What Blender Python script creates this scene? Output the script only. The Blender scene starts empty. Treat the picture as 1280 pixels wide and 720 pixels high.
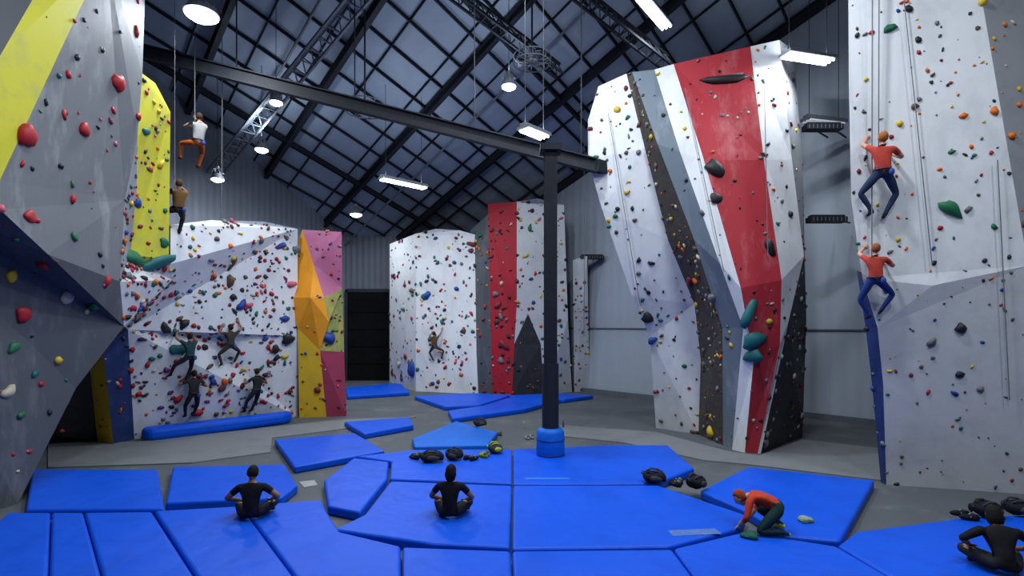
import bpy, bmesh, math, random
from mathutils import Vector, Matrix
from mathutils.geometry import tessellate_polygon
from mathutils.bvhtree import BVHTree
random.seed(7)
R=random.random
def U(a,b): return a+(b-a)*random.random()
CH=3.3; F=640.0; HY=405.0
LP_=.42
def P(px,py,d): return Vector(((px-640)/F*d, d, CH+(HY-py)/F*d))
def Gd(py,z=0.0): return (CH-z)*F/(py-HY)
def G(px,py,z=0.0):
    d=Gd(py,z); return Vector(((px-640)/F*d,d,z))
def V(t):
    return G(*t) if len(t)==2 else P(*t)
def roofz(y): return 15.0 if y<17 else 15.0-0.5*(y-17)
col=bpy.context.scene.collection
# ---------------------------------------------------------------- materials
MC={}
def mat(name,c,rough=.6,c2=None,scale=3,amt=.5,bump=0,metal=0,emit=0,stretch=(1,1,1),detail=6,bscale=None,spec=.4,bdist=.05):
    if name in MC: return MC[name]
    m=bpy.data.materials.new(name); m.use_nodes=True
    nt=m.node_tree; b=nt.nodes['Principled BSDF']
    b.inputs['Roughness'].default_value=rough; b.inputs['Metallic'].default_value=metal
    b.inputs['Specular IOR Level'].default_value=spec
    b.inputs['Base Color'].default_value=(*c,1)
    tc=nt.nodes.new('ShaderNodeTexCoord'); mp=nt.nodes.new('ShaderNodeMapping')
    nt.links.new(tc.outputs['Object'],mp.inputs[0]); mp.inputs['Scale'].default_value=stretch
    n=nt.nodes.new('ShaderNodeTexNoise'); n.inputs['Scale'].default_value=scale; n.inputs['Detail'].default_value=detail
    n.inputs['Roughness'].default_value=.65
    nt.links.new(mp.outputs[0],n.inputs['Vector'])
    r=nt.nodes.new('ShaderNodeValToRGB'); r.color_ramp.elements[0].position=.56-.2*amt; r.color_ramp.elements[1].position=.78
    r.color_ramp.elements[0].color=(*c,1)
    cc=c2 if c2 else tuple(x*.8 for x in c)
    r.color_ramp.elements[1].color=(*cc,1)
    nt.links.new(n.outputs['Fac'],r.inputs[0]); nt.links.new(r.outputs[0],b.inputs['Base Color'])
    if bump:
        n2=nt.nodes.new('ShaderNodeTexNoise'); n2.inputs['Scale'].default_value=bscale or scale*3
        nt.links.new(mp.outputs[0],n2.inputs['Vector'])
        bp=nt.nodes.new('ShaderNodeBump'); bp.inputs['Strength'].default_value=bump; bp.inputs['Distance'].default_value=bdist
        nt.links.new(n2.outputs['Fac'],bp.inputs['Height']); nt.links.new(bp.outputs[0],b.inputs['Normal'])
    if emit:
        b.inputs['Emission Color'].default_value=(.9,.95,1,1); b.inputs['Emission Strength'].default_value=emit
    MC[name]=m; return m
def corr(name,c,axis,scale,strength=.6,c2=None):
    m=mat(name,c,.55,c2,.4,.5)
    nt=m.node_tree; b=nt.nodes['Principled BSDF']
    tc=nt.nodes.new('ShaderNodeTexCoord')
    d=nt.nodes.new('ShaderNodeVectorMath'); d.operation='DOT_PRODUCT'; d.inputs[1].default_value=axis
    nt.links.new(tc.outputs['Object'],d.inputs[0])
    mu=nt.nodes.new('ShaderNodeMath'); mu.operation='MULTIPLY'; mu.inputs[1].default_value=scale
    nt.links.new(d.outputs['Value'],mu.inputs[0])
    si=nt.nodes.new('ShaderNodeMath'); si.operation='SINE'; nt.links.new(mu.outputs[0],si.inputs[0])
    bp=nt.nodes.new('ShaderNodeBump'); bp.inputs['Strength'].default_value=strength; bp.inputs['Distance'].default_value=.04
    nt.links.new(si.outputs[0],bp.inputs['Height']); nt.links.new(bp.outputs[0],b.inputs['Normal'])
    return m
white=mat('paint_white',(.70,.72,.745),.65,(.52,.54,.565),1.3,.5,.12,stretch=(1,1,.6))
white2=mat('paint_offwhite_shade',(.53,.55,.575),.65,(.42,.435,.46),1.3,.5,.12)
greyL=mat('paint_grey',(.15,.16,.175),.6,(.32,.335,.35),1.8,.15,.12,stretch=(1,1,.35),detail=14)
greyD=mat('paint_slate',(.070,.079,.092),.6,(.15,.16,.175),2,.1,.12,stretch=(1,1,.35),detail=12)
greyM=mat('paint_midgrey',(.28,.295,.32),.6,(.21,.22,.24),1.5,.3,.1)
bluegrey=mat('paint_bluegrey',(.12,.155,.195),.6,(.25,.29,.33),2,.1,.1,detail=12,stretch=(1,1,.4))
yellow=mat('paint_yellow',(.60,.57,.03),.6,(.45,.43,.10),2,.4)
yellow2=mat('paint_gold',(.75,.47,.02),.6,(.6,.38,.04),2,.4)
orange=mat('paint_orange',(.85,.33,.01),.6,(.7,.27,.02),2,.4)
pink=mat('paint_pink',(.46,.12,.24),.6,(.40,.20,.36),2,.4)
magenta=mat('paint_magenta',(.35,.04,.09),.6)
olive=mat('paint_olive',(.32,.33,.10),.6,(.6,.5,.1),3,.4)
red=mat('paint_red',(.40,.022,.035),.6,(.52,.18,.19),2.2,.25,.1,stretch=(1,1,.3),detail=14)
redD=mat('paint_crimson',(.36,.008,.022),.6,(.25,.02,.03),3,.2)
brown=mat('paint_umber',(.045,.038,.034),.7,(.10,.085,.075),5,.1,.3)
black=mat('paint_black',(.022,.022,.026),.6,(.05,.05,.055),3,.3)
navy=mat('paint_navy',(.012,.03,.12),.6,(.03,.06,.2),3,.3)
ply=mat('plywood',(.06,.055,.05),.8,(.04,.037,.034),4)
steel=mat('steel_dark',(.014,.017,.024),.6,(.024,.028,.036),4,.3,spec=.25)
steelL=mat('steel_grey',(.13,.145,.175),.5,(.09,.10,.125),4,.3,metal=.2)
foamb=mat('foam_black',(.012,.014,.02),.75)
vinyl=mat('vinyl_blue',(.001,.078,.62),.45,(.001,.058,.47),1.2,.3,.7,bscale=1.7,spec=.22)
vinyl2=mat('vinyl_blue_worn',(.004,.12,.58),.5,(.01,.16,.55),2,.3,.5,bscale=3,spec=.2)
emis=mat('lamp_emitter',(.9,.95,1),.5,emit=14)
emis2=mat('lamp_emitter_soft',(.9,.95,1),.5,emit=.25)
HOLD={k:mat('hold_'+k,c,.55,tuple(x*.7 for x in c),8,.4) for k,c in dict(red=(.40,.012,.02),maroon=(.17,.015,.025),
 black=(.015,.015,.018),green=(.01,.14,.06),teal=(.008,.12,.13),blue=(.015,.05,.28),orange=(.65,.14,.01),yellow=(.6,.42,.03),
 pink=(.55,.10,.16),cream=(.52,.47,.34),brown=(.10,.055,.035),grey=(.15,.15,.165),lime=(.25,.42,.06),purple=(.12,.03,.18)).items()}
# ---------------------------------------------------------------- mesh helpers
def mkobj(name,verts,faces,mats,mi=None,parent=None,smooth=False):
    me=bpy.data.meshes.new(name); me.from_pydata([tuple(v) for v in verts],[],faces)
    for m in mats: me.materials.append(m)
    if mi: me.polygons.foreach_set('material_index',mi)
    if smooth: me.polygons.foreach_set('use_smooth',[True]*len(me.polygons))
    me.update()
    o=bpy.data.objects.new(name,me); col.objects.link(o)
    if parent: o.parent=parent
    return o
def empty(name,loc=(0,0,0)):
    e=bpy.data.objects.new(name,None); col.objects.link(e); e.location=loc; e.empty_display_size=.2; return e
class MB:
    """mesh builder accumulating simple shaped parts"""
    def __init__(s): s.v=[];s.f=[];s.m=[];s.mats=[]
    def mi(s,m):
        if m not in s.mats: s.mats.append(m)
        return s.mats.index(m)
    def add(s,v,f,m):
        o=len(s.v); s.v+=[Vector(x) for x in v]; s.f+=[tuple(i+o for i in q) for q in f]; s.m+=[s.mi(m)]*len(f)
    def beam(s,a,b,w,h,m,up=Vector((0,0,1))):
        a=Vector(a);b=Vector(b);d=(b-a).normalized()
        x=d.cross(up)
        if x.length<1e-4: x=Vector((1,0,0))
        x.normalize(); z=x.cross(d)
        c=[x*(i*w/2)+z*(j*h/2) for i,j in((-1,-1),(1,-1),(1,1),(-1,1))]
        s.add([a+k for k in c]+[b+k for k in c],[(0,1,2,3),(7,6,5,4),(0,4,5,1),(1,5,6,2),(2,6,7,3),(3,7,4,0)],m)
    def ibeam(s,a,b,w,h,m):
        a=Vector(a);b=Vector(b);u=Vector((0,0,h/2))
        s.beam(a,b,w*.15,h,m); s.beam(a+u,b+u,w,h*.1,m); s.beam(a-u,b-u,w,h*.1,m)
    def tube(s,pts,rads,m,n=8,cap=True):
        pts=[Vector(p) for p in pts]; o=len(s.v); k=len(pts)
        for i,p in enumerate(pts):
            d=(pts[min(i+1,k-1)]-pts[max(i-1,0)]).normalized()
            x=d.cross(Vector((0,0,1)))
            if x.length<1e-3: x=d.cross(Vector((0,1,0)))
            x.normalize(); y=d.cross(x)
            for j in range(n):
                t=2*math.pi*j/n; s.v.append(p+(x*math.cos(t)+y*math.sin(t))*rads[i])
        mi=s.mi(m)
        for i in range(k-1):
            for j in range(n):
                a=o+i*n+j;b=o+i*n+(j+1)%n; s.f.append((a,b,b+n,a+n)); s.m.append(mi)
        if cap:
            s.f.append(tuple(o+j for j in range(n))[::-1]); s.m.append(mi)
            s.f.append(tuple(o+(k-1)*n+j for j in range(n))); s.m.append(mi)
    def blob(s,c,r,m,fn=None,sub=2,rot=None):
        v,f=ICO[sub]; c=Vector(c); out=[]
        for p in v:
            q=Vector((p.x*r[0],p.y*r[1],p.z*r[2]))
            if fn: q=fn(p,q)
            if rot: q=rot@q
            out.append(c+q)
        s.add(out,f,m)
    def obj(s,name,parent=None,smooth=False): return mkobj(name,s.v,s.f,s.mats,s.m,parent,smooth)
ICO={}
for k in (1,2,3):
    bm=bmesh.new(); bmesh.ops.create_icosphere(bm,subdivisions=k,radius=1)
    ICO[k]=([v.co.copy() for v in bm.verts],[tuple(v.index for v in f.verts) for f in bm.faces]); bm.free()
def slab(name,top,h,m,parent=None,bev=.03):
    """prism from polygon 'top' (list of Vectors) extruded down by h"""
    n=len(top); v=[Vector(p) for p in top]+[Vector(p)-Vector((0,0,h)) for p in top]
    ar=sum(top[i].x*top[(i+1)%n].y-top[(i+1)%n].x*top[i].y for i in range(n))
    idx=list(range(n))
    f=[tuple(idx),tuple(n+i for i in reversed(idx))]+[(i,n+i,n+(i+1)%n,(i+1)%n) for i in idx]
    if ar<0: f=[tuple(reversed(q)) for q in f]
    o=mkobj(name,v,f,[m],None,parent)
    if bev:
        b=o.modifiers.new('bevel','BEVEL'); b.width=bev; b.segments=3
    return o
# ---------------------------------------------------------------- room shell
corn=[(-9.8,30),(-1.5,30),(11.5,17),(20,8.5),(20,-5),(-17,-5),(-16,17)]
names=['wall_back','wall_right','wall_right','wall_east','wall_rear','wall_west','wall_left']
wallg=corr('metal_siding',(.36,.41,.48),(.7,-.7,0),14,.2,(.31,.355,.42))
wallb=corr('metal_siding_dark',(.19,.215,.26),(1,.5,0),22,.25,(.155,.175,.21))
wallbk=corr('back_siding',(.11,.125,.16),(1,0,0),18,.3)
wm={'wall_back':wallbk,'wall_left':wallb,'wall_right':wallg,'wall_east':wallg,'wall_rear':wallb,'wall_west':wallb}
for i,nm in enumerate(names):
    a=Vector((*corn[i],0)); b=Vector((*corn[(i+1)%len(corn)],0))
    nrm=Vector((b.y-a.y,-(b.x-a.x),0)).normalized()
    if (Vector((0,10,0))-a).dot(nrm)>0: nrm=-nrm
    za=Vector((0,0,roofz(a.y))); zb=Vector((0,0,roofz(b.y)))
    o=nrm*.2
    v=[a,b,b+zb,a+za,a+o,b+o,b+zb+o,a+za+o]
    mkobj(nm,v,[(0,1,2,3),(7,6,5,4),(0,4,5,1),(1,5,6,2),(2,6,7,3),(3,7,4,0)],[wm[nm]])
# floor
flm=mat('floor_rubber',(.075,.085,.095),.7,(.14,.15,.16),.9,.2,.1,detail=10)
slab('floor',[Vector((-17.2,-5.2,0)),Vector((20.2,-5.2,0)),Vector((20.2,8.5,0)),Vector((11.6,17.2,0)),Vector((-1.4,30.2,0)),Vector((-9.9,30.2,0)),Vector((-16.2,17,0))],.2,flm,bev=0)
# ceiling
cm=corr('roof_deck',(.30,.35,.44),(.7,.7,0),9,.2,(.40,.45,.53))
pts=[(-16,17),(-17,-5),(20,-5),(20,8.5),(11.5,17),(-1.5,30),(-9.8,30)]
cv=[Vector((x,y,roofz(y))) for x,y in pts]; ct=[p+Vector((0,0,.2)) for p in cv]
mkobj('ceiling',cv+ct,[(4,3,2,1,0),(0,6,5,4),(7,8,9,10,11),(11,12,13,7)]+[(i,(i+1)%7,7+(i+1)%7,7+i) for i in range(7)],[cm])
# roof framing
def inside(x,y):
    n=len(corn); c=False
    for i in range(n):
        x1,y1=corn[i];x2,y2=corn[(i+1)%n]
        if (y1>y)!=(y2>y) and x<(x2-x1)*(y-y1)/(y2-y1)+x1: c=not c
    return c
def clipline(o,d,ymin=4):
    seg=[];t=-45
    while t<45:
        p=o+d*t
        if p.y>ymin and inside(p.x,p.y): seg.append(p)
        t+=.1
    if len(seg)<8: return []
    a,b=seg[0],seg[-1]
    if (a.y-17)*(b.y-17)<0:
        k=(17-a.y)/(b.y-a.y); m=a+(b-a)*k; return [(a,m),(m,b)]
    return [(a,b)]
fr=MB()
A=Vector((-.7071,.7071,0)); B=Vector((.7071,.7071,0)); C0=Vector((0,17,0))
def lift(p,dz): return Vector((p.x,p.y,roofz(p.y)-dz))
for i in range(-6,8):
    for a,b in clipline(C0+B*(i*3.6+.8),A): fr.ibeam(lift(a,.33),lift(b,.33),.2,.34,steel)
for i in range(-26,26):
    for a,b in clipline(C0+A*(i*1.2),B): fr.ibeam(lift(a,.08),lift(b,.08),.06,.11,steel)
for i in (-2,0,2):
    for a,b in clipline(C0+A*(i*5+1.5),B):
        fr.ibeam(lift(a,.36),lift(b,.36),.12,.18,steel)
for i in range(-8,9):
    for a,b in clipline(C0+B*(i*1.8+.2),A): fr.ibeam(lift(a,.08),lift(b,.08),.04,.08,steel)
fr.obj('roof_beams')
pm=mat('duct_grey',(.16,.18,.22),.45,(.12,.135,.165),3,.3,metal=.3)
pp=MB()
for off_,r in ((2.2,.05),(-4.4,.05)):
    for a,b in clipline(C0+B*off_,A): pp.tube([lift(a,.65),lift(b,.65)],[r,r],pm,8)
pp.obj('sprinkler_pipes')
def truss(name,a,b,h,m,n,r=.05,w=.35):
    t=MB(); a=Vector(a);b=Vector(b); d=(b-a).normalized(); s=d.cross(Vector((0,0,1))).normalized()*w/2
    hz=Vector((0,0,h))
    for k in (-1,1):
        t.beam(a+s*k,b+s*k,r*1.6,r*1.6,m)
    t.beam(a+hz,b+hz,r*2,r*2,m)
    for i in range(n):
        p=a+(b-a)*(i/n); q=a+(b-a)*((i+1)/n); mid=(p+q)/2+hz
        for k in(-1,1):
            t.beam(p+s*k,mid,r*.7,r*.7,m); t.beam(mid,q+s*k,r*.7,r*.7,m)
        t.beam(p-s,p+s,r*.7,r*.7,m)
    return t.obj(name)
truss('lattice_truss',P(455,-10,15.3),P(268,217,22.5),.35,steelL,20,.05,.6)
truss('lattice_truss',P(520,-40,15.2),P(700,95,18),.4,steel,14,.045,.4)
truss('lattice_truss',P(690,-30,15),P(835,85,17.3),.4,steel,12,.045,.4)
gd=MB()
ga=P(150,57,15.0); gb=P(745,207,14.6)
gd.ibeam(ga,gb,.22,.36,steel)
for k in (.0,.25,.5,.75,.97):
    p=ga.lerp(gb,k); gd.beam(p,Vector((p.x,p.y,roofz(p.y)-.05)),.03,.03,steel)
gd.beam(gb,gb+Vector((3.2,2.4,-.1)),.22,.34,steel)
gd.obj('steel_girder')
# column with pad
cp=G(688,577); e=empty('padded_column',cp)
ctop=CH+(HY-188)/F*cp.y
c=MB()
c.beam((0,-.14,.0),(0,-.14,ctop),.30,.03,steel,up=Vector((0,1,0))); c.beam((0,.14,0),(0,.14,ctop),.30,.03,steel,up=Vector((0,1,0)))
c.beam((0,0,0),(0,0,ctop),.04,.26,steel,up=Vector((0,1,0)))
c.beam((0,0,ctop-.05),(0,0,ctop+.1),.5,.5,steel,up=Vector((0,1,0)))
jt=ga.lerp(gb,.905); c.beam((0,0,ctop),jt-cp-Vector((0,0,.1)),.22,.25,steel)
c.obj('steel_post',e)
c=MB(); c.tube([(0,0,.80),(0,0,2.35)],[.20,.20],foamb,20); c.obj('upper_pad',e)
c=MB(); c.tube([(0,0,0),(0,0,.04),(0,0,.35),(0,0,.72),(0,0,.80),(0,0,.82)],[.31,.34,.34,.33,.28,.21],vinyl2,28)
for z in (.2,.55): c.tube([(0,0,z-.01),(0,0,z+.01)],[.345,.345],navy,28)
o=c.obj('base_pad',e,True)
# doorway on back wall
dx0=(434-640)/F*30;dx1=(489-640)/F*30
e=empty('door_1',(0,29.9,0)); c=MB()
dk=mat('door_black',(.004,.004,.005),.9,(.007,.007,.008),4,spec=.1)
c.beam((dx0+.1,0,2.55),(dx1-.1,0,2.55),.06,5.1,dk)
c.beam((dx0,-.03,0),(dx0,-.03,5.3),.16,.16,steel);c.beam((dx1,-.03,0),(dx1,-.03,5.3),.16,.16,steel);c.beam((dx0,-.03,5.25),(dx1,-.03,5.25),.16,.2,steel)
for z in (1,2,3,4): c.beam((dx0,-.05,z),(dx1,-.05,z),.04,.04,dk)
c.obj('door_panel',e)
t=MB()
p0=Vector((-1.5,30,0)); p1=Vector((20,8.5,0)); off=Vector((-.03,-.03,0))
t.beam(p0+off+Vector((0,0,3.1)),p1+off+Vector((0,0,3.1)),.04,.05,steelL)
t.obj('trim_1')
t=MB(); t.beam(p0+off*2+Vector((0,0,.1)),p1+off*2+Vector((0,0,.1)),.05,.2,steelL); t.obj('baseboard_right')

# ---------------------------------------------------------------- climbing walls
PAL_W=['red']*6+['maroon']*5+['black']*5+['green']*3+['teal']*2+['blue']*3+['orange']*3+['brown']*3+['grey']*2+['pink','cream','yellow','yellow','purple']
def addhold(mb,p,n,r,color,el=1.0,flat=.6,ang=None):
    n=n.normalized(); x=n.cross(Vector((0,0,1)))
    if x.length<1e-3: x=Vector((1,0,0))
    x.normalize(); y=n.cross(x); a=U(0,6.28) if ang is None else ang
    x,y=x*math.cos(a)+y*math.sin(a),-x*math.sin(a)+y*math.cos(a)
    v,f=ICO[1] if r<.10 else ICO[2]
    ph=[U(0,6) for _ in range(3)]
    out=[]
    for q in v:
        k=1+.22*math.sin(q.x*3+ph[0])+.2*math.sin(q.y*3.5+ph[1])
        z=q.z*flat*(1+.3*math.sin(q.x*2+ph[2]))
        out.append(p+(x*q.x*el+y*q.y)*r*k+n*(z*r+.15*r))
    mb.add(out,f,HOLD[color])
WALLS={}
DM=1.55; SM=.76
def climbing_wall(key,polys,back,specific=(),backm=ply,ropes=()):
    root=empty('climbing_wall',(0,0,0))
    verts=[];ix={};faces=[];mi=[];mats=[];samp=[]
    cam=Vector((0,0,CH))
    def vi(p):
        k=(round(p.x,3),round(p.y,3),round(p.z,3))
        if k not in ix: ix[k]=len(verts); verts.append(p)
        return ix[k]
    for m,pl,dens,pal,sz in polys:
        w=[V(q) for q in pl]
        if m not in mats: mats.append(m)
        tl=[]
        for tr in tessellate_polygon([w]):
            a,b,c=[w[i] for i in tr]; n=(b-a).cross(c-a)
            if n.length<1e-5: continue
            t=[vi(a),vi(b),vi(c)]
            if n.dot(cam-a)<0: t=[t[0],t[2],t[1]]; n=-n
            faces.append(tuple(t)); mi.append(mats.index(m)); tl.append((a,b,c,n.normalized(),n.length/2))
        samp.append((tl,dens,pal,sz))
    bvh=BVHTree.FromPolygons(verts,faces)
    ed={}
    for f in faces:
        for i in range(3):
            a,b=f[i],f[(i+1)%3]; ed[(a,b)]=1
    nf=len(verts); allv=verts+[v+Vector(back) for v in verts]
    F2=list(faces); m2=list(mi); mats.append(backm); bi=len(mats)-1
    for f in faces: F2.append((f[2]+nf,f[1]+nf,f[0]+nf)); m2.append(bi)
    for (a,b) in ed:
        if (b,a) not in ed: F2.append((b,a,a+nf,b+nf)); m2.append(bi)
    mkobj('panels',allv,F2,mats,m2,root)
    hb=MB()
    for tl,dens,pal,sz in samp:
        if not tl: continue
        A_=sum(t[4] for t in tl); n=int(A_*dens*DM)
        for _ in range(n):
            r=U(0,A_)
            for t in tl:
                r-=t[4]
                if r<=0: break
            u,v=R(),R()
            if u+v>1: u,v=1-u,1-v
            p=t[0]+(t[1]-t[0])*u+(t[2]-t[0])*v
            s=sz*U(.5,1.2)*SM
            if R()<.3: s*=.5
            if R()<.06: s*=1.7
            addhold(hb,p,t[3],s,random.choice(pal),U(1,1.6))
    for (px,py,r,c,el,*an) in specific:
        d=(P(px,py,1)-cam).normalized(); h=bvh.ray_cast(cam,d)
        if h[0] is None: continue
        n=h[1]
        if n.dot(cam-h[0])<0:n=-n
        addhold(hb,h[0],n,r,c,el,.6,an[0] if an else None)
    if hb.v: hb.obj('holds',root,True)
    if ropes:
        rb=MB()
        for x0,y0,x1,y1 in ropes:
            q=[]
            for k in range(9):
                px=x0+(x1-x0)*k/8;py=y0+(y1-y0)*k/8
                h=bvh.ray_cast(cam,(P(px,py,1)-cam).normalized())
                if h[0] is not None: q.append(h[0]+(cam-h[0]).normalized()*.12)
            if len(q)>1: rb.tube(q,[.010]*len(q),HOLD['grey'],5)
        if rb.v: rb.obj('hanging_ropes',root)
    WALLS[key]=(bvh,root); return root
W=PAL_W
# left overhanging wall
cr=[(-200,200,7.0),(0,262,8.3),(60,318,9.2),(150,352,11.5)]
LP=['red']*4+['pink','green','cream','black','maroon','black','teal']
climbing_wall('A',[
 (greyL,[(0,225,8.3)]+cr[1:]+[(156,250,11.7),(172,170,11.9),(178,92,12.0),(183,-60,12.4),(133,-60,10.6)],1.4,LP,.075),
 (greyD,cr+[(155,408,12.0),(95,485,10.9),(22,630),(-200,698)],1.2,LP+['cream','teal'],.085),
 (yellow,[(133,-60,10.6),(0,225,8.3),(0,262,8.3),(-200,200,7.0),(-200,100,7.0),(0,70,8.2),(75,-60,9.6)],.3,LP,.06),
 (greyD,[(75,-60,9.6),(0,70,8.2),(-200,100,7.0),(-200,-330,7.0),(75,-250,9.0)],0,LP,.1),
 (yellow,[(178,92,12.0),(194,104,12.5),(213,140,13.0),(211,325,13.1),(186,335,12.8),(163,318,12.2),(171,235,12.1),(172,170,11.9)],8,W,.07),
 (greyM,[(150,352,11.5),(156,250,11.7),(172,170,11.9),(171,235,12.1),(163,318,12.2)],24,W,.08),
 (white2,[(150,352,11.5),(163,318,12.2),(186,335,12.8),(211,325,13.1),(215,350,13.4),(160,412,13.2),(155,408,12.0)],22,W,.09),
 ],(-1.6,.9,0),[
 (32,170,.16,'red',1.6,1.2),(105,162,.12,'red',1.5,1.),(146,103,.14,'red',1.7,1.5),(36,271,.10,'red',1.3),(54,331,.10,'red',1.3),(30,393,.12,'red',1.4,.2),
 (90,249,.08,'red',1.2),(92,297,.08,'green',1.4),(15,435,.10,'green',1.2),(14,345,.10,'yellow',1.5,1.4),(82,373,.11,'cream',1.4,.8),(118,382,.11,'green',1.5,.9),
 (133,352,.09,'red',1.5),(10,490,.10,'cream',1.4),(72,450,.08,'yellow',1.2),(75,208,.07,'black',1),(57,128,.06,'black',1),(128,63,.06,'black',1),
 (0,262,.08,'pink',1),(112,228,.05,'red',1),(25,520,.08,'green',1.3),(50,480,.06,'red',1),(170,40,.09,'red',1.6,1.5),(187,330,.22,'teal',2.2,.5),(165,322,.18,'green',1.7),
 (172,255,.10,'blue',1.2),(188,210,.08,'orange',1.2),(105,25,.05,'black',1),(150,40,.05,'black',1),(40,210,.05,'black',1),(20,300,.06,'green',1)])
climbing_wall('B',[
 (white,[(213,281,13.7),(265,275,14.9),(330,277,16.2),(372,286,17.3),(372,420,17.5),(250,420,15.2),(160,412,13.5),(213,330,13.5)],12,W,.085),
 (white,[(372,420,17.5),(250,420,15.2),(160,412,13.5),(168,549),(372,521)],11,W,.085),
 (navy,[(128,432,13.0),(160,412,13.5),(168,549),(142,556)],4,W,.08),
 (yellow2,[(112,458,13.4),(128,432,13.0),(142,556),(122,552)],3,W,.07),
 (black,[(50,540,13.5),(112,458,13.4),(122,552),(60,552)],2,W,.07)],(-.9,1,0),[
 (222,437,.14,'teal',1.6),(360,423,.18,'black',1.4),(345,436,.13,'black',1.1),(207,462,.09,'blue',1.1),
 (290,330,.10,'brown',2,1.5),(288,352,.12,'brown',1.5,1.5),(291,372,.10,'black',1.3,1.5)])
climbing_wall('C',[
 (pink,[(378,287,17.6),(427,290,18.1),(428,360,18.1),(405,372,17.5),(392,330,17.5)],6,W,.07),
 (orange,[(378,287,17.6),(392,330,17.5),(388,372,17.1),(358,372,17.4),(368,320,17.5)],2,W,.05),
 (orange,[(392,330,17.5),(405,372,17.5),(411,402,17.6),(400,438,17.7),(388,372,17.1)],2,W,.05),
 (orange,[(358,372,17.4),(388,372,17.1),(400,438,17.7),(372,410,17.4)],2,W,.05),
 (olive,[(405,372,17.5),(428,360,18.1),(430,440,18.2),(400,438,17.7),(411,402,17.6)],8,W,.07),
 (yellow2,[(372,410,17.4),(400,438,17.7),(408,521),(374,522)],4,W,.07),
 (magenta,[(400,438,17.7),(430,440,18.2),(433,520),(408,521)],4,W,.07)],(-.8,1.6,0),[(411,421,.2,'blue',1.1)])
climbing_wall('E',[
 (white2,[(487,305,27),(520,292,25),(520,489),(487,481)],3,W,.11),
 (white,[(520,292,25),(545,286,24.6),(575,288,24.4),(603,296,24.2),(603,493),(520,489)],4.5,W,.11),
 ],(-.2,2,0),[(515,460,.22,'blue',2.4,1.5),(530,370,.14,'teal',1.2)])
climbing_wall('F',[
 (greyD,[(588,288,24.5),(610,268,23.7),(615,493),(598,493)],3,W,.1),
 (redD,[(610,255,23.6),(646,252,23.3),(646,380,23.5),(643,430,23.7),(640,494),(615,493),(610,268,23.7)],4.5,['black','maroon','black','cream','grey','grey','black'],.11),
 (white2,[(646,252,23.3),(672,248,23.0),(705,256,23.6),(710,400,23.8),(715,490),(680,493),(676,430,23.8),(660,392,23.6),(643,430,23.7),(646,380,23.5)],4.5,W,.11),
 (black,[(643,430,23.7),(660,392,23.6),(676,430,23.8),(680,493),(640,494)],2,W,.09)],(0,1.6,0),[])
climbing_wall('F2',[(white2,[(716,325,24.0),(734,320,23.8),(737,489),(718,490)],7,W,.08)],(.1,.4,0))
# big faceted wall
w=[(748,108,15.0),(735,150,15.0),(735,200,14.9),(752,260,14.9),(790,370,15.2),(812,420,15.5),(820,535)]
b=[(783,92,14.6),(806,185,14.3),(835,300,14.5),(868,380,14.8),(876,450,15.0),(873,543)]
c=[(790,90,14.5),(822,180,13.6),(868,300,13.3),(903,410,13.3),(904,557)]
d=[(818,87,14.2),(850,190,13.4),(900,330,12.8),(929,410,12.8),(915,562)]
e_=[(842,80,14.0),(880,200,13.2),(926,360,12.6),(942,450,12.75),(931,566)]
f=[(938,58,13.9),(955,200,13.25),(977,350,12.7),(975,430,12.75),(947,567)]
g=[(974,50,13.9),(990,200,13.5),(1005,320,13.2),(986,400,12.9),(951,567)]
D=['black','red','maroon','grey','orange','green','brown','yellow','teal','black','black','brown']
def st(a,b_): return a+b_[::-1]
climbing_wall('H',[
 (white,st(w,b),4.5,D,.08),(brown,st(b,c),8,['cream','orange','brown','black','maroon','yellow','grey','grey','brown'],.085),
 (bluegrey,st(c,d),1.5,D,.065),(white,st(d,e_),2.5,D,.07),(red,st(e_,f),2.8,['black','maroon','cream','grey','grey','black'],.06),(white,st(f,g),3.5,D,.07),
 (black,[g[2],(1008,400,14.3),(1003,546),g[4],g[3]],6,['cream','grey','maroon','black','brown','grey'],.075),
 (greyM,[g[0],(992,62,15.2),(1003,200,15.0),(1008,400,14.3),g[2],g[1]],2,W,.07)],(.9,2.0,0),[
 (905,100,.13,'black',4,.05),(918,95,.08,'grey',3,.1),(895,212,.15,'black',2.3,-.7),(962,310,.15,'black',1.2),(890,190,.06,'orange',1),(896,248,.12,'black',1.4,0),(935,392,.18,'teal',1.7,1.2),(943,424,.19,'teal',1.6,.4),(940,445,.15,'teal',1.6,.2),
 (810,398,.14,'black',1.4),(816,425,.12,'blue',1.2),(870,352,.10,'orange',1.3),(962,402,.09,'yellow',1.2),(988,268,.09,'black',1),(858,225,.06,'black',1)],
 ropes=[(856,110,905,340),(955,90,960,320),(760,140,800,380)])
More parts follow.
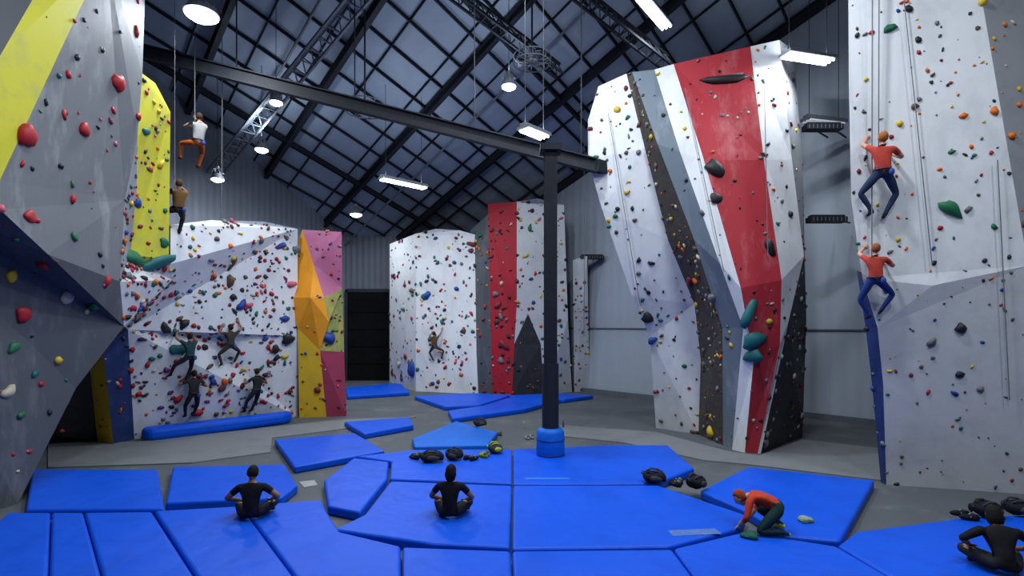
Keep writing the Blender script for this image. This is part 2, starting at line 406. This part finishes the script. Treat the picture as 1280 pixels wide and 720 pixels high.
# right near wall
WP=['red','orange','orange','green','black','grey','maroon','teal','brown','yellow','blue','brown','grey','black','black']
m1=(1078,348,10.45); m2=(1165,357,10.12); m3=(1285,332,9.80)
climbing_wall('I',[
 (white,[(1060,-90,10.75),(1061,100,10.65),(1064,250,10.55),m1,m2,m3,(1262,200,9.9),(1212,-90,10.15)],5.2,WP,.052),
 (white2,[m1,(1097,410,10.40),(1104,480,10.42),(1108,606),(1300,619),m3,m2],4.2,WP,.045),  # lower facet of the white wall, its shading put into a greyer paint
 (navy,[(1071,338,10.6),m1,(1097,410,10.40),(1104,480,10.42),(1108,606),(1101,603),(1090,480,10.6),(1082,410,10.6)],6,['blue','black','teal','grey'],.06),
 (greyM,[(1212,-90,10.15),(1262,200,9.9),m3,(1300,619),(1380,619),(1380,-90,10.3)],4,['orange','black','yellow','brown','cream','orange'],.06),
 ],(1.1,1.2,0),[(1135,12,.08,'black',1),(1190,262,.12,'green',2.1,-.7),(1175,285,.05,'red',1),(1200,410,.10,'black',1.2),(1165,427,.09,'grey',1.3),(1200,468,.08,'black',1.2),
 (1203,145,.07,'orange',1.2),(1243,140,.08,'orange',1.2),(1228,3,.09,'yellow',1.2),(1113,35,.09,'green',1.5,.3),(1125,155,.07,'yellow',1),(1190,190,.06,'green',1.1),(1147,50,.07,'black',1),(1265,170,.08,'orange',1.1),(1160,490,.05,'red',1),(1108,362,.08,'black',1.2)],
 ropes=[(1130,0,1165,330),(1247,200,1262,500)])

# ---------------------------------------------------------------- mats
T=.17
def cmat(pl,t=T,m=vinyl,z0=0.0,name='crash_mat',bev=.045):
    return slab(name,[G(x,y,z0+t) for x,y in pl],t,m,bev=bev)
ML=[
 [(40,586),(197,586),(206,636),(32,637)],
 [(216,583),(356,580),(372,606),(352,622),(207,628)],
 [(343,549),(444,541),(481,563),(368,583)],
 [(430,527),(512,521),(517,531),(455,542)],
 [(10,640),(63,640),(60,724),(-60,724),(-50,690)],
 [(64.5,640),(104,640),(128,724),(61.5,724)],
 [(105.5,640),(190,639),(246,724),(129.5,724)],
 [(193,638),(301,632),(352,700),(372,726),(250,726)],
 [(302.5,631.5),(402,624),(408,638),(425,664),(501,682),(501,726),(374,726)],
 [(405,600),(442,572),(486,577),(484,598),(450,640),(410,632)],
 [(446,570),(516,562),(640,561),(640,604),(487,598),(489,576)],
 [(641.5,561),(760,556),(835,556),(868,585),(820,604),(641.5,605)],
 [(488,601),(640,606.5),(637,684),(540,679),(418,661),(455,643)],
 [(641.5,606.5),(822,606),(932,643),(925,660),(835,683),(640,686)],
 [(875,613),(935,583),(1093,600),(1050,676),(985,670),(936,640)],
 [(503,683),(638,688),(640,726),(503,726)],
 [(640,688),(840,686),(870,726),(641.5,726)],
 [(842,685),(930,664),(1045,682),(1120,726),(872,726)],
 [(1047,681),(1070,664),(1215,645),(1400,640),(1440,726),(1122,726)],
 [(515,548),(570,526),(622,540),(610,556),(518,558)],
 [(432,484),(500,478),(512,490),(434,495)],
 [(518,495),(590,491),(640,493),(600,506),(556,508)],
 [(560,513),(603,507),(645,494),(700,499),(655,511),(565,523)],
 [(636,494),(700,491),(742,494),(705,499)],
]
for i,pl in enumerate(ML): cmat(pl,t=T, m=vinyl2 if i in (19,) else vinyl)
b1=G(178,552,0);b2=G(366,528,0)
dirv=(b2-b1).normalized(); nv=Vector((-dirv.y,dirv.x,0))
top=[b1,b1+dirv*.15-nv*.25,b1.lerp(b2,.5)-nv*.3,b2-dirv*.3-nv*.2,b2,b2+nv*.3,b1.lerp(b2,.5)+nv*.3,b1+nv*.3]
slab('landing_mat',[p+Vector((0,0,.38)) for p in top],.38,vinyl,bev=.13)
def strip(px,py,w,h,rot,m,name='mat_patch',z=T+.004):
    p=G(px,py,z); c_,s_=math.cos(rot),math.sin(rot)
    slab(name,[p+Vector((c_*x-s_*y,s_*x+c_*y,0)) for x,y in((-w/2,-h/2),(w/2,-h/2),(w/2,h/2),(-w/2,h/2))],.004,m,bev=0)
strip(868,665,.75,.2,.1,mat('patch_grey',(.06,.14,.40),.6,(.2,.28,.42),12,.3))  # paler grey-blue patch on the mat surface
strip(684,598,.9,.12,0,mat('tape_blue',(.01,.14,.55),.6))
ap=mat('walkway_grey',(.16,.17,.18),.75,(.115,.125,.135),1.2,.2,.1)
def apron(pl,t=.03): slab('floor_apron',[G(x,y,t) for x,y in pl],t,ap,bev=0)
apron([(60,552),(170,552),(372,530),(430,524),(520,521),(420,537),(340,547),(338,565),(240,578),(60,584)])
apron([(700,531),(820,540),(915,565),(950,569),(1003,549),(1100,560),(1103,600),(935,580),(880,575),(780,553),(705,545)])

# ---------------------------------------------------------------- lamps and ceiling gear
def arealight(name,loc,size,power,parent,colr=(.86,.93,1),shape='DISK',sy=None,rot=None):
    l=bpy.data.lights.new(name,'AREA'); l.shape=shape; l.size=size
    if sy: l.size_y=sy
    l.energy=power*LP_; l.color=colr
    o=bpy.data.objects.new(name,l); col.objects.link(o); o.location=loc; o.parent=parent
    if rot: o.rotation_euler=rot
    return o
def highbay(p,power,r=.28,up=0):
    e=empty('high_bay_lamp',p); c=MB()
    c.tube([(0,0,.0),(0,0,.12),(0,0,.3),(0,0,.34),(0,0,.5)],[r,r*.85,r*.45,r*.3,r*.25],steelL,20)
    for k in range(8):
        a=k*math.pi/4; c.beam((math.cos(a)*r*.3,math.sin(a)*r*.3,.38),(math.cos(a)*r*.75,math.sin(a)*r*.75,.22),.02,.12,steelL)
    c.tube([(0,0,.5),(0,0,roofz(p.y)-p.z-.1)],[.012,.012],steel,6)
    c.obj('housing',e)
    c=MB(); c.tube([(0,0,-.04),(0,0,-.01)],[r*.92,r*.92],emis,24)
    c.blob((0,0,-.04),(r*.8,r*.8,r*.35),emis,None,2); c.obj('lens',e)
    arealight('bulb',(0,0,-.04-r*.4),r*2,power,e)
    if up: arealight('ceiling_fill',(0,0,.54),r*1.6,up,e,colr=(.75,.87,1),rot=(math.pi,0,0))  # added fill light aimed upward to brighten the roof deck
def linear(p,yaw,L,power,on=True,up=0):
    e=empty('linear_lamp',p); e.rotation_euler=(0,0,yaw); c=MB()
    c.beam((-L/2,0,.03),(L/2,0,.03),.42,.08,steelL); c.beam((-L/2,0,.1),(L/2,0,.1),.2,.08,steelL)
    for s in(-1,1):
        c.tube([(s*L*.4,0,.1),(s*L*.4,0,min(roofz(p.y),roofz(p.y+L))-p.z-.1)],[.01,.01],steel,5)
    c.obj('housing',e)
    c=MB()
    for k in (-.13,0,.13): c.tube([(-L/2+.05,k,-.03),(L/2-.05,k,-.03)],[.035,.035],emis if on else emis2,8)
    c.obj('tubes',e)
    if power: arealight('bulb',(0,0,-.08),L,power,e,shape='RECTANGLE',sy=.35)
    if up: arealight('ceiling_fill',(0,0,.17),L*.9,up,e,colr=(.75,.87,1),shape='RECTANGLE',sy=.2,rot=(math.pi,0,0))  # same added upward fill, lifts the ceiling above the tubes
highbay(P(252,18,13.2),550,.42)
highbay(P(327,187,20),500,.26,130); highbay(P(272,224,20),200,.24); highbay(P(445,268,25),500,.3)
highbay(P(636,108,17),500,.25,90); highbay(P(345,128,17.5),150,.22)
linear(P(818,16,15.5),.9,2.0,600); linear(P(505,229,20),.75,2.0,500,True,180); linear(P(668,166,13.4),.8,.9,100,True,160)
linear(P(1010,72,13.6),.25,1.5,350,True,80); linear(P(1030,152,16),.25,1.4,0,False)
for x,y,z,pw,u in ((-4,3,12,350,0),(5,3,12,750,0),(-3.5,8,12.5,750,0),(4,8.5,13,1200,0),(0,12,13.0,1200,90),(10,4,12,650,0)):  # lamps out of view, added to light front mats and near walls
    highbay(Vector((x,y,z)),pw,.4,u)
def fan(p,r=.55):
    e=empty('ceiling_fan',p); c=MB()
    c.tube([(0,0,.05),(0,0,roofz(p.y)-p.z-.1)],[.03,.03],steel,8)
    c.tube([(0,0,-.12),(0,0,-.08),(0,0,.08),(0,0,.14)],[.10,.17,.17,.08],steelL,16)
    for k in range(5):
        a=k*2*math.pi/5; x=Vector((math.cos(a),math.sin(a),0)); y=Vector((-math.sin(a),math.cos(a),0))
        c.add([x*.15-y*.05,x*.15+y*.05+Vector((0,0,.03)),x*r+y*.1+Vector((0,0,.06)),x*r-y*.1,
               x*.15-y*.05-Vector((0,0,.02)),x*.15+y*.05+Vector((0,0,.01)),x*r+y*.1+Vector((0,0,.04)),x*r-y*.1-Vector((0,0,.02))],
              [(0,1,2,3),(7,6,5,4),(0,4,5,1),(1,5,6,2),(2,6,7,3),(3,7,4,0)],steelL)
    for z in (-.1,.12):
        n=24; pts=[(math.cos(2*math.pi*i/n)*r*1.08,math.sin(2*math.pi*i/n)*r*1.08,z) for i in range(n+1)]
        c.tube(pts,[.02]*(n+1),steelL,5,False)
    for k in range(8):
        a=k*math.pi/4; c.tube([(math.cos(a)*.1,math.sin(a)*.1,-.1),(math.cos(a)*r*1.08,math.sin(a)*r*1.08,-.1)],[.012,.012],steelL,5)
        c.tube([(math.cos(a)*r*1.08,math.sin(a)*r*1.08,-.1),(math.cos(a)*r*1.08,math.sin(a)*r*1.08,.12)],[.012,.012],steelL,5)
    c.obj('fan_body',e)
fan(P(456,135,16)); fan(P(665,75,16.5))
def bracket(p):
    e=empty('wall_heater',p); c=MB()
    c.beam((-.55,0,0),(.55,0,0),.3,.16,steel); c.beam((-.5,0,.11),(.5,0,.11),.2,.06,steel)
    for x in (-.3,.3): c.beam((x,0,0),(x+1.2,1.2,.15),.04,.04,steel)
    for x in range(-4,5): c.beam((x*.12,-.16,-.06),(x*.12,-.16,.06),.02,.02,steelL)
    c.obj('heater_body',e)
bracket(P(1033,275,15.5)); bracket(P(1028,160,15.5)); bracket(P(740,322,24))

# ---------------------------------------------------------------- people
def ik(a,t,l1,l2,pole):
    a=Vector(a);t=Vector(t);d=t-a;L=min(max(d.length,.05),(l1+l2)*.985); dn=d.normalized(); t=a+dn*L
    x=(l1*l1-l2*l2+L*L)/(2*L); h=math.sqrt(max(l1*l1-x*x,0))
    p=Vector(pole); p=p-dn*p.dot(dn)
    if p.length<1e-4: p=Vector((0,0,-1))
    p.normalize(); return a+dn*x+p*h,t
def clothm(c): return mat('cloth_%03d%03d%03d'%tuple(int(x*999) for x in c),c,.8,tuple(x*.7 for x in c),14,.4,.3,bdist=.01,spec=.2)
SK=mat('skin',(.50,.27,.18),.5,(.45,.23,.15),10); SK2=mat('skin_tan',(.26,.14,.09),.5,(.22,.12,.08),10)
EY=mat('eye_dark',(.02,.02,.02),.3); LIP=mat('lips',(.35,.1,.09),.5)
def segd(p,a,b):
    ab=b-a; t=max(0,min(1,(p-a).dot(ab)/max(ab.length_squared,1e-9))); return (p-(a+ab*t)).length
def headmesh(parent,c,fwd,up,skin,hairm,hair,sc=1.0):
    fwd=fwd.normalized(); up=(up-fwd*up.dot(fwd)).normalized(); s=fwd.cross(up)
    M=Matrix((s,fwd,up)).transposed()*sc
    h=MB()
    def fn(p,q):
        if p.z<-.1: q.x*=1+.35*(p.z+.1); q.y*=1+.12*(p.z+.1)
        if p.y>.75 and -.35<p.z<.2 and abs(p.x)<.22: q.y+=.022*(1-abs(p.z+.2)/.5)
        if p.y>.6 and .05<p.z<.3 and .15<abs(p.x)<.5: q.y-=.008
        if p.z<-.75 and p.y>.1: q.y+=.012
        return q
    h.blob(c,(.077,.097,.118),skin,lambda p,q:M@fn(p,q),3)
    for k in(-1,1):
        h.blob(c+M@Vector((k*.078,-.005,-.005)),(.012,.022,.034),skin,lambda p,q:M@q,1)
        h.blob(c+M@Vector((k*.031,.086,.012)),(.014,.008,.008),EY,lambda p,q:M@q,1)
        h.blob(c+M@Vector((k*.031,.090,.033)),(.018,.006,.004),hairm,lambda p,q:M@q,1)
    h.blob(c+M@Vector((0,.098,-.018)),(.013,.016,.016),skin,lambda p,q:M@q,1)
    h.blob(c+M@Vector((0,.088,-.055)),(.024,.008,.007),LIP,lambda p,q:M@q,1)
    def hf(p,q):
        if p.y>.25 and p.z<.45: q.y-= .05*min(1,(p.y-.25)*2)*1.2; q.x*=.93
        if hair=='long' and p.y<.25 and p.z<-.1: q.z*=1.5; q.x*=1.15; q.y-=.01
        if hair!='long' and p.z<-.4: q.z*=.75
        return M@q
    h.blob(c+M@Vector((0,-.012,.014)),(.088,.104,.122),hairm,hf,3)
    h.obj('head',parent,True)
def handmesh(parent,w,d,side,skin,curl):
    d=d.normalized(); s=side-d*side.dot(d)
    if s.length<1e-3: s=d.cross(Vector((0,0,1)))
    s.normalize(); n=d.cross(s)
    h=MB()
    M=Matrix((s,d,n)).transposed()
    h.blob(w+d*.045,(.040,.052,.016),skin,lambda p,q:M@q,2)
    for i,(off,ln) in enumerate(((-.030,.062),(-.010,.076),(.011,.072),(.031,.056))):
        a=w+d*.085+s*off; b_=a+d*ln*.5-n*curl*.012; c_=b_+d*ln*.35-n*curl*.03; 
        h.tube([a-d*.02,a,b_,c_],[.009,.009,.008,.006],skin,7)
    a=w+d*.03-s*.034; h.tube([w+d*.02-s*.02,a,a+d*.025-s*.022-n*.008,a+d*.05-s*.026-n*curl*.015],[.011,.011,.010,.007],skin,7)
    h.obj('hand',parent,True)
def person(name,loc,yaw,po,shirt,pants,skin=SK,hairc=(.02,.015,.01),hair='short',shoe=(.03,.03,.03),sleeve=.5,bvh=None,harness=False,scale=1.0):
    root=empty(name,loc); Rz=Matrix.Rotation(yaw,3,'Z')
    pel=Vector(po['pelvis']); ch=Vector(po['chest']); nk=Vector(po['neck']); hd=Vector(po['head'])
    up=(ch-pel).normalized(); sx=Vector(po.get('side',(1,0,0))).normalized()
    V_=[];E_=[];Rd=[];lab=[]
    def av(p,r,par=None,l=None):
        V_.append(Vector(p)*scale);Rd.append(r)
        if par is not None: E_.append((par,len(V_)-1)); lab.append(l)
        return len(V_)-1
    p0=av(pel,(.135,.115)); p1=av(pel.lerp(ch,.5)+Vector(po.get('bend',(0,0,0))),(.135,.105),p0,'shirt'); p2=av(ch,(.165,.115),p1,'shirt')
    p3=av(ch.lerp(nk,.75),(.085,.07),p2,'shirt'); p4=av(nk,(.052,.052),p3,'skin'); av(nk.lerp(hd,.6),(.048,.048),p4,'skin')
    hands=[]
    for k,sd in ((-1,'L'),(1,'R')):
        sh=ch+sx*(k*.175)+up*.04
        t=Vector(po['hand'+sd])
        if bvh:
            wp=Vector(loc)+Rz@(Vector((t.x,-.9,t.z))*scale); hh=bvh.ray_cast(wp,Rz@Vector((0,1,0)),2.2)
            if hh[0] is not None: t=(Rz.inverted()@(hh[0]-Vector(loc)))/scale-Vector((0,.05,0))
        el,t=ik(sh,t,.29,.26,po.get('apole'+sd,(k*.8,-.4,-.7)))
        a=av(sh,(.070,.070),p2,'shirt'); m=av(sh.lerp(el,.55),(.056,.056),a,'shirt'); b_=av(el,(.046,.046),m,'skin' if sleeve<.6 else 'shirt'); c_=av(el.lerp(t,.35),(.045,.043),b_,'skin' if sleeve<.9 else 'shirt'); av(t,(.029,.029),c_,'skin')
        hands.append((t*scale,(t-el).normalized(),sx*k))
        hp=pel+sx*(k*.095)-up*.03
        ft=Vector(po['foot'+sd])
        if bvh:
            wp=Vector(loc)+Rz@(Vector((ft.x,-.9,ft.z))*scale); hh=bvh.ray_cast(wp,Rz@Vector((0,1,0)),2.2)
            if hh[0] is not None: ft=(Rz.inverted()@(hh[0]-Vector(loc)))/scale-Vector((0,.16,0))
        kn,ft=ik(hp,ft,.43,.42,po.get('kpole'+sd,(k*.6,.8,.3)))
        a=av(hp,(.098,.094),p0,'pants'); m=av(hp.lerp(kn,.45),(.086,.086),a,'pants'); b_=av(kn,(.062,.062),m,'pants'); c_=av(kn.lerp(ft,.3),(.060,.060),b_,'pants'); d_=av(ft,(.042,.042),c_,'pants')
        td=Vector(po.get('toe'+sd,(k*.2,1,-.15))).normalized()
        e1=av(ft+td*.07-Vector((0,0,.02)),(.042,.034),d_,'shoe'); av(ft+td*.17-Vector((0,0,.03)),(.034,.024),e1,'shoe')
        av(ft-td*.04-Vector((0,0,.03)),(.034,.03),d_,'shoe')
    me=bpy.data.meshes.new('body'); me.from_pydata(V_,E_,[]); o=bpy.data.objects.new('body',me); col.objects.link(o)
    sk=o.modifiers.new('skin','SKIN'); sk.use_smooth_shade=True; sk.branch_smoothing=.4
    ss=o.modifiers.new('sub','SUBSURF'); ss.levels=2; ss.render_levels=2
    for i,v in enumerate(me.skin_vertices[0].data):
        v.radius=(Rd[i][0]*scale,Rd[i][1]*scale); v.use_root=(i==0)
    bpy.context.view_layer.update(); dg=bpy.context.evaluated_depsgraph_get()
    m2=bpy.data.meshes.new_from_object(o.evaluated_get(dg)); bpy.data.objects.remove(o)
    m2.name='body'; cl={'shirt':clothm(shirt),'pants':clothm(pants),'skin':skin,'shoe':clothm(shoe)}; ks=list(cl)
    m2.materials.clear()
    for k in ks: m2.materials.append(cl[k])
    for p in m2.polygons:
        bd=9;bl='shirt'
        for (a,b_),l in zip(E_,lab):
            dd=segd(p.center,V_[a],V_[b_])
            if dd<bd: bd=dd;bl=l
        p.material_index=ks.index(bl); p.use_smooth=True
    o=bpy.data.objects.new('body',m2); col.objects.link(o); o.parent=root
    if len(m2.polygons)==0: print('EMPTY BODY',name)
    fw=Vector(po.get('look',(0,1,0)))
    headmesh(root,hd*scale,fw,(hd-nk)+Vector((0,0,.05)),skin,clothm(hairc),hair,scale)
    for t,dv,sd in hands: handmesh(root,t,dv,sd,skin,po.get('curl',1))
    if harness:
        c=MB(); n=20
        zc=pel+up*.06
        c.tube([(zc+sx*math.cos(2*math.pi*i/n)*.15+Vector((0,math.sin(2*math.pi*i/n)*.13,0)))*scale for i in range(n+1)],[.018*scale]*(n+1),HOLD['black'],6,False)
        c.blob((pel+Vector((.1,-.16,-.02)))*scale,(.05,.04,.07),HOLD['blue'],None,2)
        c.obj('harness',root)
    root.rotation_euler=(0,0,yaw)
    return root
SIT=dict(pelvis=(0,0,.13),chest=(0,.06,.48),neck=(0,.09,.60),head=(0,.12,.71),handL=(-.24,.28,.24),handR=(.24,.28,.24),
  footL=(.10,.36,.07),footR=(-.10,.26,.07),kpoleL=(-1,.3,.25),kpoleR=(1,.3,.25),apoleL=(-.9,-.4,-.2),apoleR=(.9,-.4,-.2),toeL=(1,.1,0),toeR=(-1,.1,0),look=(0,1,-.3),curl=.6)
black_c=(.006,.006,.009)
def ong(px,py,z=T): p=G(px,py,z); return p
person('seated_climber',ong(313,650),.15,SIT,black_c,(.010,.011,.02),skin=SK2,sleeve=.3,hair='short',hairc=(.006,.005,.005))
S2=dict(SIT); S2['handL']=(-.2,.34,.2); S2['handR']=(.2,.34,.2); S2['look']=(.2,1,-.2)
person('seated_climber',ong(562,648),-.1,S2,black_c,(.01,.012,.02),skin=SK2,hair='long',sleeve=.5,hairc=(.006,.005,.005))
S3=dict(SIT); S3['chest']=(.03,.16,.45); S3['neck']=(.03,.23,.55); S3['head']=(.03,.30,.64)
person('seated_climber',ong(1256,718),-.3,S3,black_c,(.015,.015,.02),skin=SK2,hair='long',sleeve=.6,hairc=(.008,.007,.006))
CR=dict(pelvis=(0,.05,.36),chest=(0,.36,.47),neck=(0,.46,.47),head=(0,.56,.42),handL=(-.2,.55,.06),handR=(.22,.47,.06),footL=(-.14,-.12,.07),footR=(.16,-.02,.07),
  kpoleL=(-.3,1,.3),kpoleR=(.4,1,.5),toeL=(-.1,1,-.1),toeR=(.2,1,-.1),look=(0,.8,-.7),bend=(0,0,.06),apoleL=(-.6,-.4,.3),apoleR=(.6,-.4,.3))
person('crouching_climber',ong(976,666),1.0,CR,(.45,.045,.015),(.008,.03,.03),hairc=(.30,.05,.015),sleeve=.9,shoe=(.5,.48,.04))
def climber(key,px,py,hl,hr,fl,fr_,shirt,pants,**kw):
    bvh=WALLS[key][0]; cam=Vector((0,0,CH)); h=bvh.ray_cast(cam,(P(px,py,1)-cam).normalized())
    if h[0] is None: print('miss',key,px,py); return
    n=h[1]; n=n if n.dot(cam-h[0])>0 else -n
    nh=Vector((n.x,n.y,0)).normalized(); yaw=math.atan2(nh.x,-nh.y)   # +Y faces wall (-n)
    loc=h[0]+nh*.32-Vector((0,0,.0))
    po=dict(pelvis=(0,0,0),chest=(0,-.04,.42),neck=(0,-.03,.55),head=(0,-.02,.69),handL=(hl[0],.25,hl[1]),handR=(hr[0],.25,hr[1]),
      footL=(fl[0],.15,fl[1]),footR=(fr_[0],.15,fr_[1]),kpoleL=(-1,.1,.5),kpoleR=(1,.1,.5),look=kw.pop('look',(0,1,.5)))
    rope=kw.pop('rope',True)
    r=person('rock_climber',loc,yaw,po,shirt,pants,bvh=bvh,harness=True,**kw)
    if rope:
        top=min(roofz(loc.y)-.6,rope if rope is not True else 99)
        c=MB(); q=Vector((0,.17,.05)); c.tube([q,Vector((0,.14,(top-loc.z)*.5)),Vector((0,.1,top-loc.z))],[.012]*3,HOLD['grey'],6); c.obj('rope',r)
    return r
RS=(.50,.06,.04); DK=(.02,.022,.035)
climber('I',1094,222,(-.16,.82),(.26,.45),(-.12,-.72),(.10,-.78),RS,(.02,.035,.08),sleeve=.3,hairc=(.35,.12,.03),scale=1.0)
climber('I',1086,352,(-.1,.78),(.32,.4),(-.05,-.78),(.18,-.66),RS,(.015,.04,.18),sleeve=.5,hairc=(.3,.1,.04),scale=.9)
climber('B',228,446,(-.28,.85),(.28,.7),(-.3,-.6),(.2,-.75),(.015,.05,.06),DK,rope=False,skin=SK2,scale=.85)
climber('B',283,432,(-.3,.75),(.3,.9),(-.2,-.7),(.3,-.6),(.05,.04,.035),(.05,.04,.03),rope=False,skin=SK2,scale=.8)
climber('B',238,492,(-.2,.5),(.25,.3),(-.12,-.83),(.12,-.83),(.02,.02,.025),DK,rope=False,skin=SK2,scale=.9)
climber('B',312,488,(-.2,.4),(.35,.5),(-.12,-.83),(.12,-.83),(.015,.02,.025),DK,rope=False,skin=SK2,scale=.9)
climber('E',547,433,(-.3,.75),(.3,.9),(-.2,-.7),(.3,-.6),(.10,.05,.03),(.08,.045,.03),rope=False,skin=SK2,scale=.9)
climber('H',806,410,(-.3,.75),(.3,.65),(-.2,-.65),(.3,-.6),(.45,.45,.45),(.02,.04,.12),rope=False,scale=.75)
HG=dict(pelvis=(0,0,0),chest=(0,-.12,.42),neck=(0,-.12,.55),head=(0,-.1,.69),handL=(-.12,.25,.55),handR=(.1,.28,.75),footL=(-.25,.55,-.4),footR=(.2,.5,-.55),
   kpoleL=(-.5,.5,.8),kpoleR=(.5,.5,.8),look=(0,1,.2),toeL=(0,1,.5),toeR=(0,1,.5))
def hanger(hp,yaw,sh,pa,**k):
    r=person('rock_climber',hp,yaw,HG,sh,pa,harness=True,**k)
    c=MB(); c.tube([(0,.17,.05),(0,.2,1),(0,.2,roofz(hp.y)-hp.z-.1)],[.012]*3,HOLD['grey'],6); c.obj('rope',r)
hanger(P(247,178,14.6),.9,(.40,.40,.38),(.50,.11,.015),hairc=(.05,.03,.02))
hanger(P(222,262,13.4),.9,(.20,.10,.03),(.03,.028,.02),hairc=(.1,.05,.02),skin=SK2,scale=.95)
for (x,y0,y1,dd) in ((277,90,275,15.6),(730,250,420,22)):
    a=P(x,y0,dd); b_=P(x,y1,dd); c=MB(); top=roofz(dd)-.1
    c.tube([Vector((a.x,a.y,top)),Vector((a.x+.02,a.y,(top+b_.z)/2)),b_],[.015]*3,HOLD['grey'],6); c.obj('hanging_rope')

# ---------------------------------------------------------------- bags and shoes
def bag(px,py,yaw,L=.55,c=(.008,.008,.012),c2=(.04,.04,.05),z=T):
    e=empty('backpack',ong(px,py,z)); e.rotation_euler=(0,0,yaw); m=clothm(c); m_=clothm(c2); h=MB()
    def fn(p,q):
        q.x=math.copysign(abs(p.x)**.6,p.x)*L/2; q.y=math.copysign(abs(p.y)**.7,p.y)*.17; q.z=math.copysign(abs(p.z)**.75,p.z)*.10
        q.z+=.02*math.sin(p.x*5); return q
    h.blob((0,0,.12),(1,1,1),m,fn,3)
    h.blob((.03,-.14,.11),(L*.3,.06,.07),m_,None,2)
    for k in(-1,1):
        h.tube([(-L*.35,k*.07,.19),(-L*.15,k*.09,.25),(L*.15,k*.09,.24),(L*.35,k*.08,.18)],[.018]*4,m_,6)
    h.tube([(-L*.48,0,.14),(-L*.56,.0,.17),(-L*.5,.04,.2)],[.012]*3,m_,6)
    h.obj('bag_body',e,True)
def shoes(px,py,yaw,c=(.01,.01,.014),n=2,z=T):
    e=empty('climbing_shoes',ong(px,py,z)); e.rotation_euler=(0,0,yaw); h=MB()
    for k in range(n):
        o=Vector((k*.16-.08,k*.05,0))
        def fn(p,q):
            q.z=max(q.z,-.04); q.x*=1-.25*p.y
            if p.y<-.1: q.z*=1.5
            if q.z<-.042: q.z=-.042
            return q
        h.blob(o+Vector((0,0,.046)),(.052,.145,.055),clothm(c),fn,2)
        h.tube([o+Vector((0,-.07,.09)),o+Vector((0,-.09,.125))],[.045,.042],clothm((.1,.1,.1)),10)
        h.tube([o+Vector((-.05,.0,.06)),o+Vector((0,.0,.105)),o+Vector((.05,0,.06))],[.01]*3,clothm((.3,.3,.3)),6)
    h.obj('shoe_pair',e,True)
bag(540,577,.1,.55); bag(568,574,-.4,.40,(.01,.01,.014)); shoes(520,573,1.2); shoes(588,575,-.8)
bag(818,603,-.3,.45); shoes(846,607,.8); bag(870,610,.5,.32)
bag(600,533,.3,.4,(.02,.02,.03)); shoes(622,545,.5,(.1,.1,.1),z=0.0)
bag(619,566,.3,.35,(.03,.03,.04),(.4,.45,.04)); shoes(606,571,1,(.25,.3,.02)); shoes(662,549,.4,(.3,.32,.3),z=0.0)
bag(1232,645,.2,.45); bag(1272,643,-.2,.38); shoes(1208,648,1.3)
def pile(px,py,c,r=.16,z=T):
    e=empty('folded_jacket',ong(px,py,z)); h=MB(); ph=U(0,6)
    def fn(p,q):
        k=1+.18*math.sin(5*p.x+ph)+.15*math.sin(6*p.y+ph*2); q=Vector((q.x*k,q.y*k,q.z*(1+.2*math.sin(7*p.x+4*p.y))))
        q.z=max(q.z,-.3*r); return q
    h.blob((0,0,.32*r),(r*1.3,r,r*.6),clothm(c),fn,3); h.obj('cloth',e,True)
pile(1006,652,(.22,.30,.20),.09)
pile(938,672,(.01,.10,.07),.09)
def bottle(px,py,c,z=0.0):
    e=empty('water_bottle',ong(px,py,z)); h=MB(); h.tube([(0,0,0),(0,0,.01),(0,0,.17),(0,0,.2),(0,0,.22),(0,0,.25)],[.03,.038,.038,.02,.017,.017],clothm(c),14); h.obj('bottle_body',e)
bottle(655,535,(.3,.3,.3)); bottle(704,535,(.05,.1,.3))
slab('paper_sheet',[G(x,y,.01) for x,y in((374,602),(393,600),(397,606),(380,609))],.008,mat('paper',(.3,.3,.3),.7),bev=0)

# ---------------------------------------------------------------- camera/world
cam=bpy.data.cameras.new('camera'); co=bpy.data.objects.new('camera',cam); col.objects.link(co)
co.location=(0,0,CH); co.rotation_euler=(math.radians(90),0,0); cam.sensor_width=36; cam.lens=18; cam.shift_y=45/1280; cam.clip_end=200
bpy.context.scene.camera=co
wd=bpy.data.worlds.new('world'); bpy.context.scene.world=wd; wd.use_nodes=True
wd.node_tree.nodes['Background'].inputs[0].default_value=(.3,.35,.45,1); wd.node_tree.nodes['Background'].inputs[1].default_value=.3
bpy.context.scene.view_settings.view_transform='Standard'
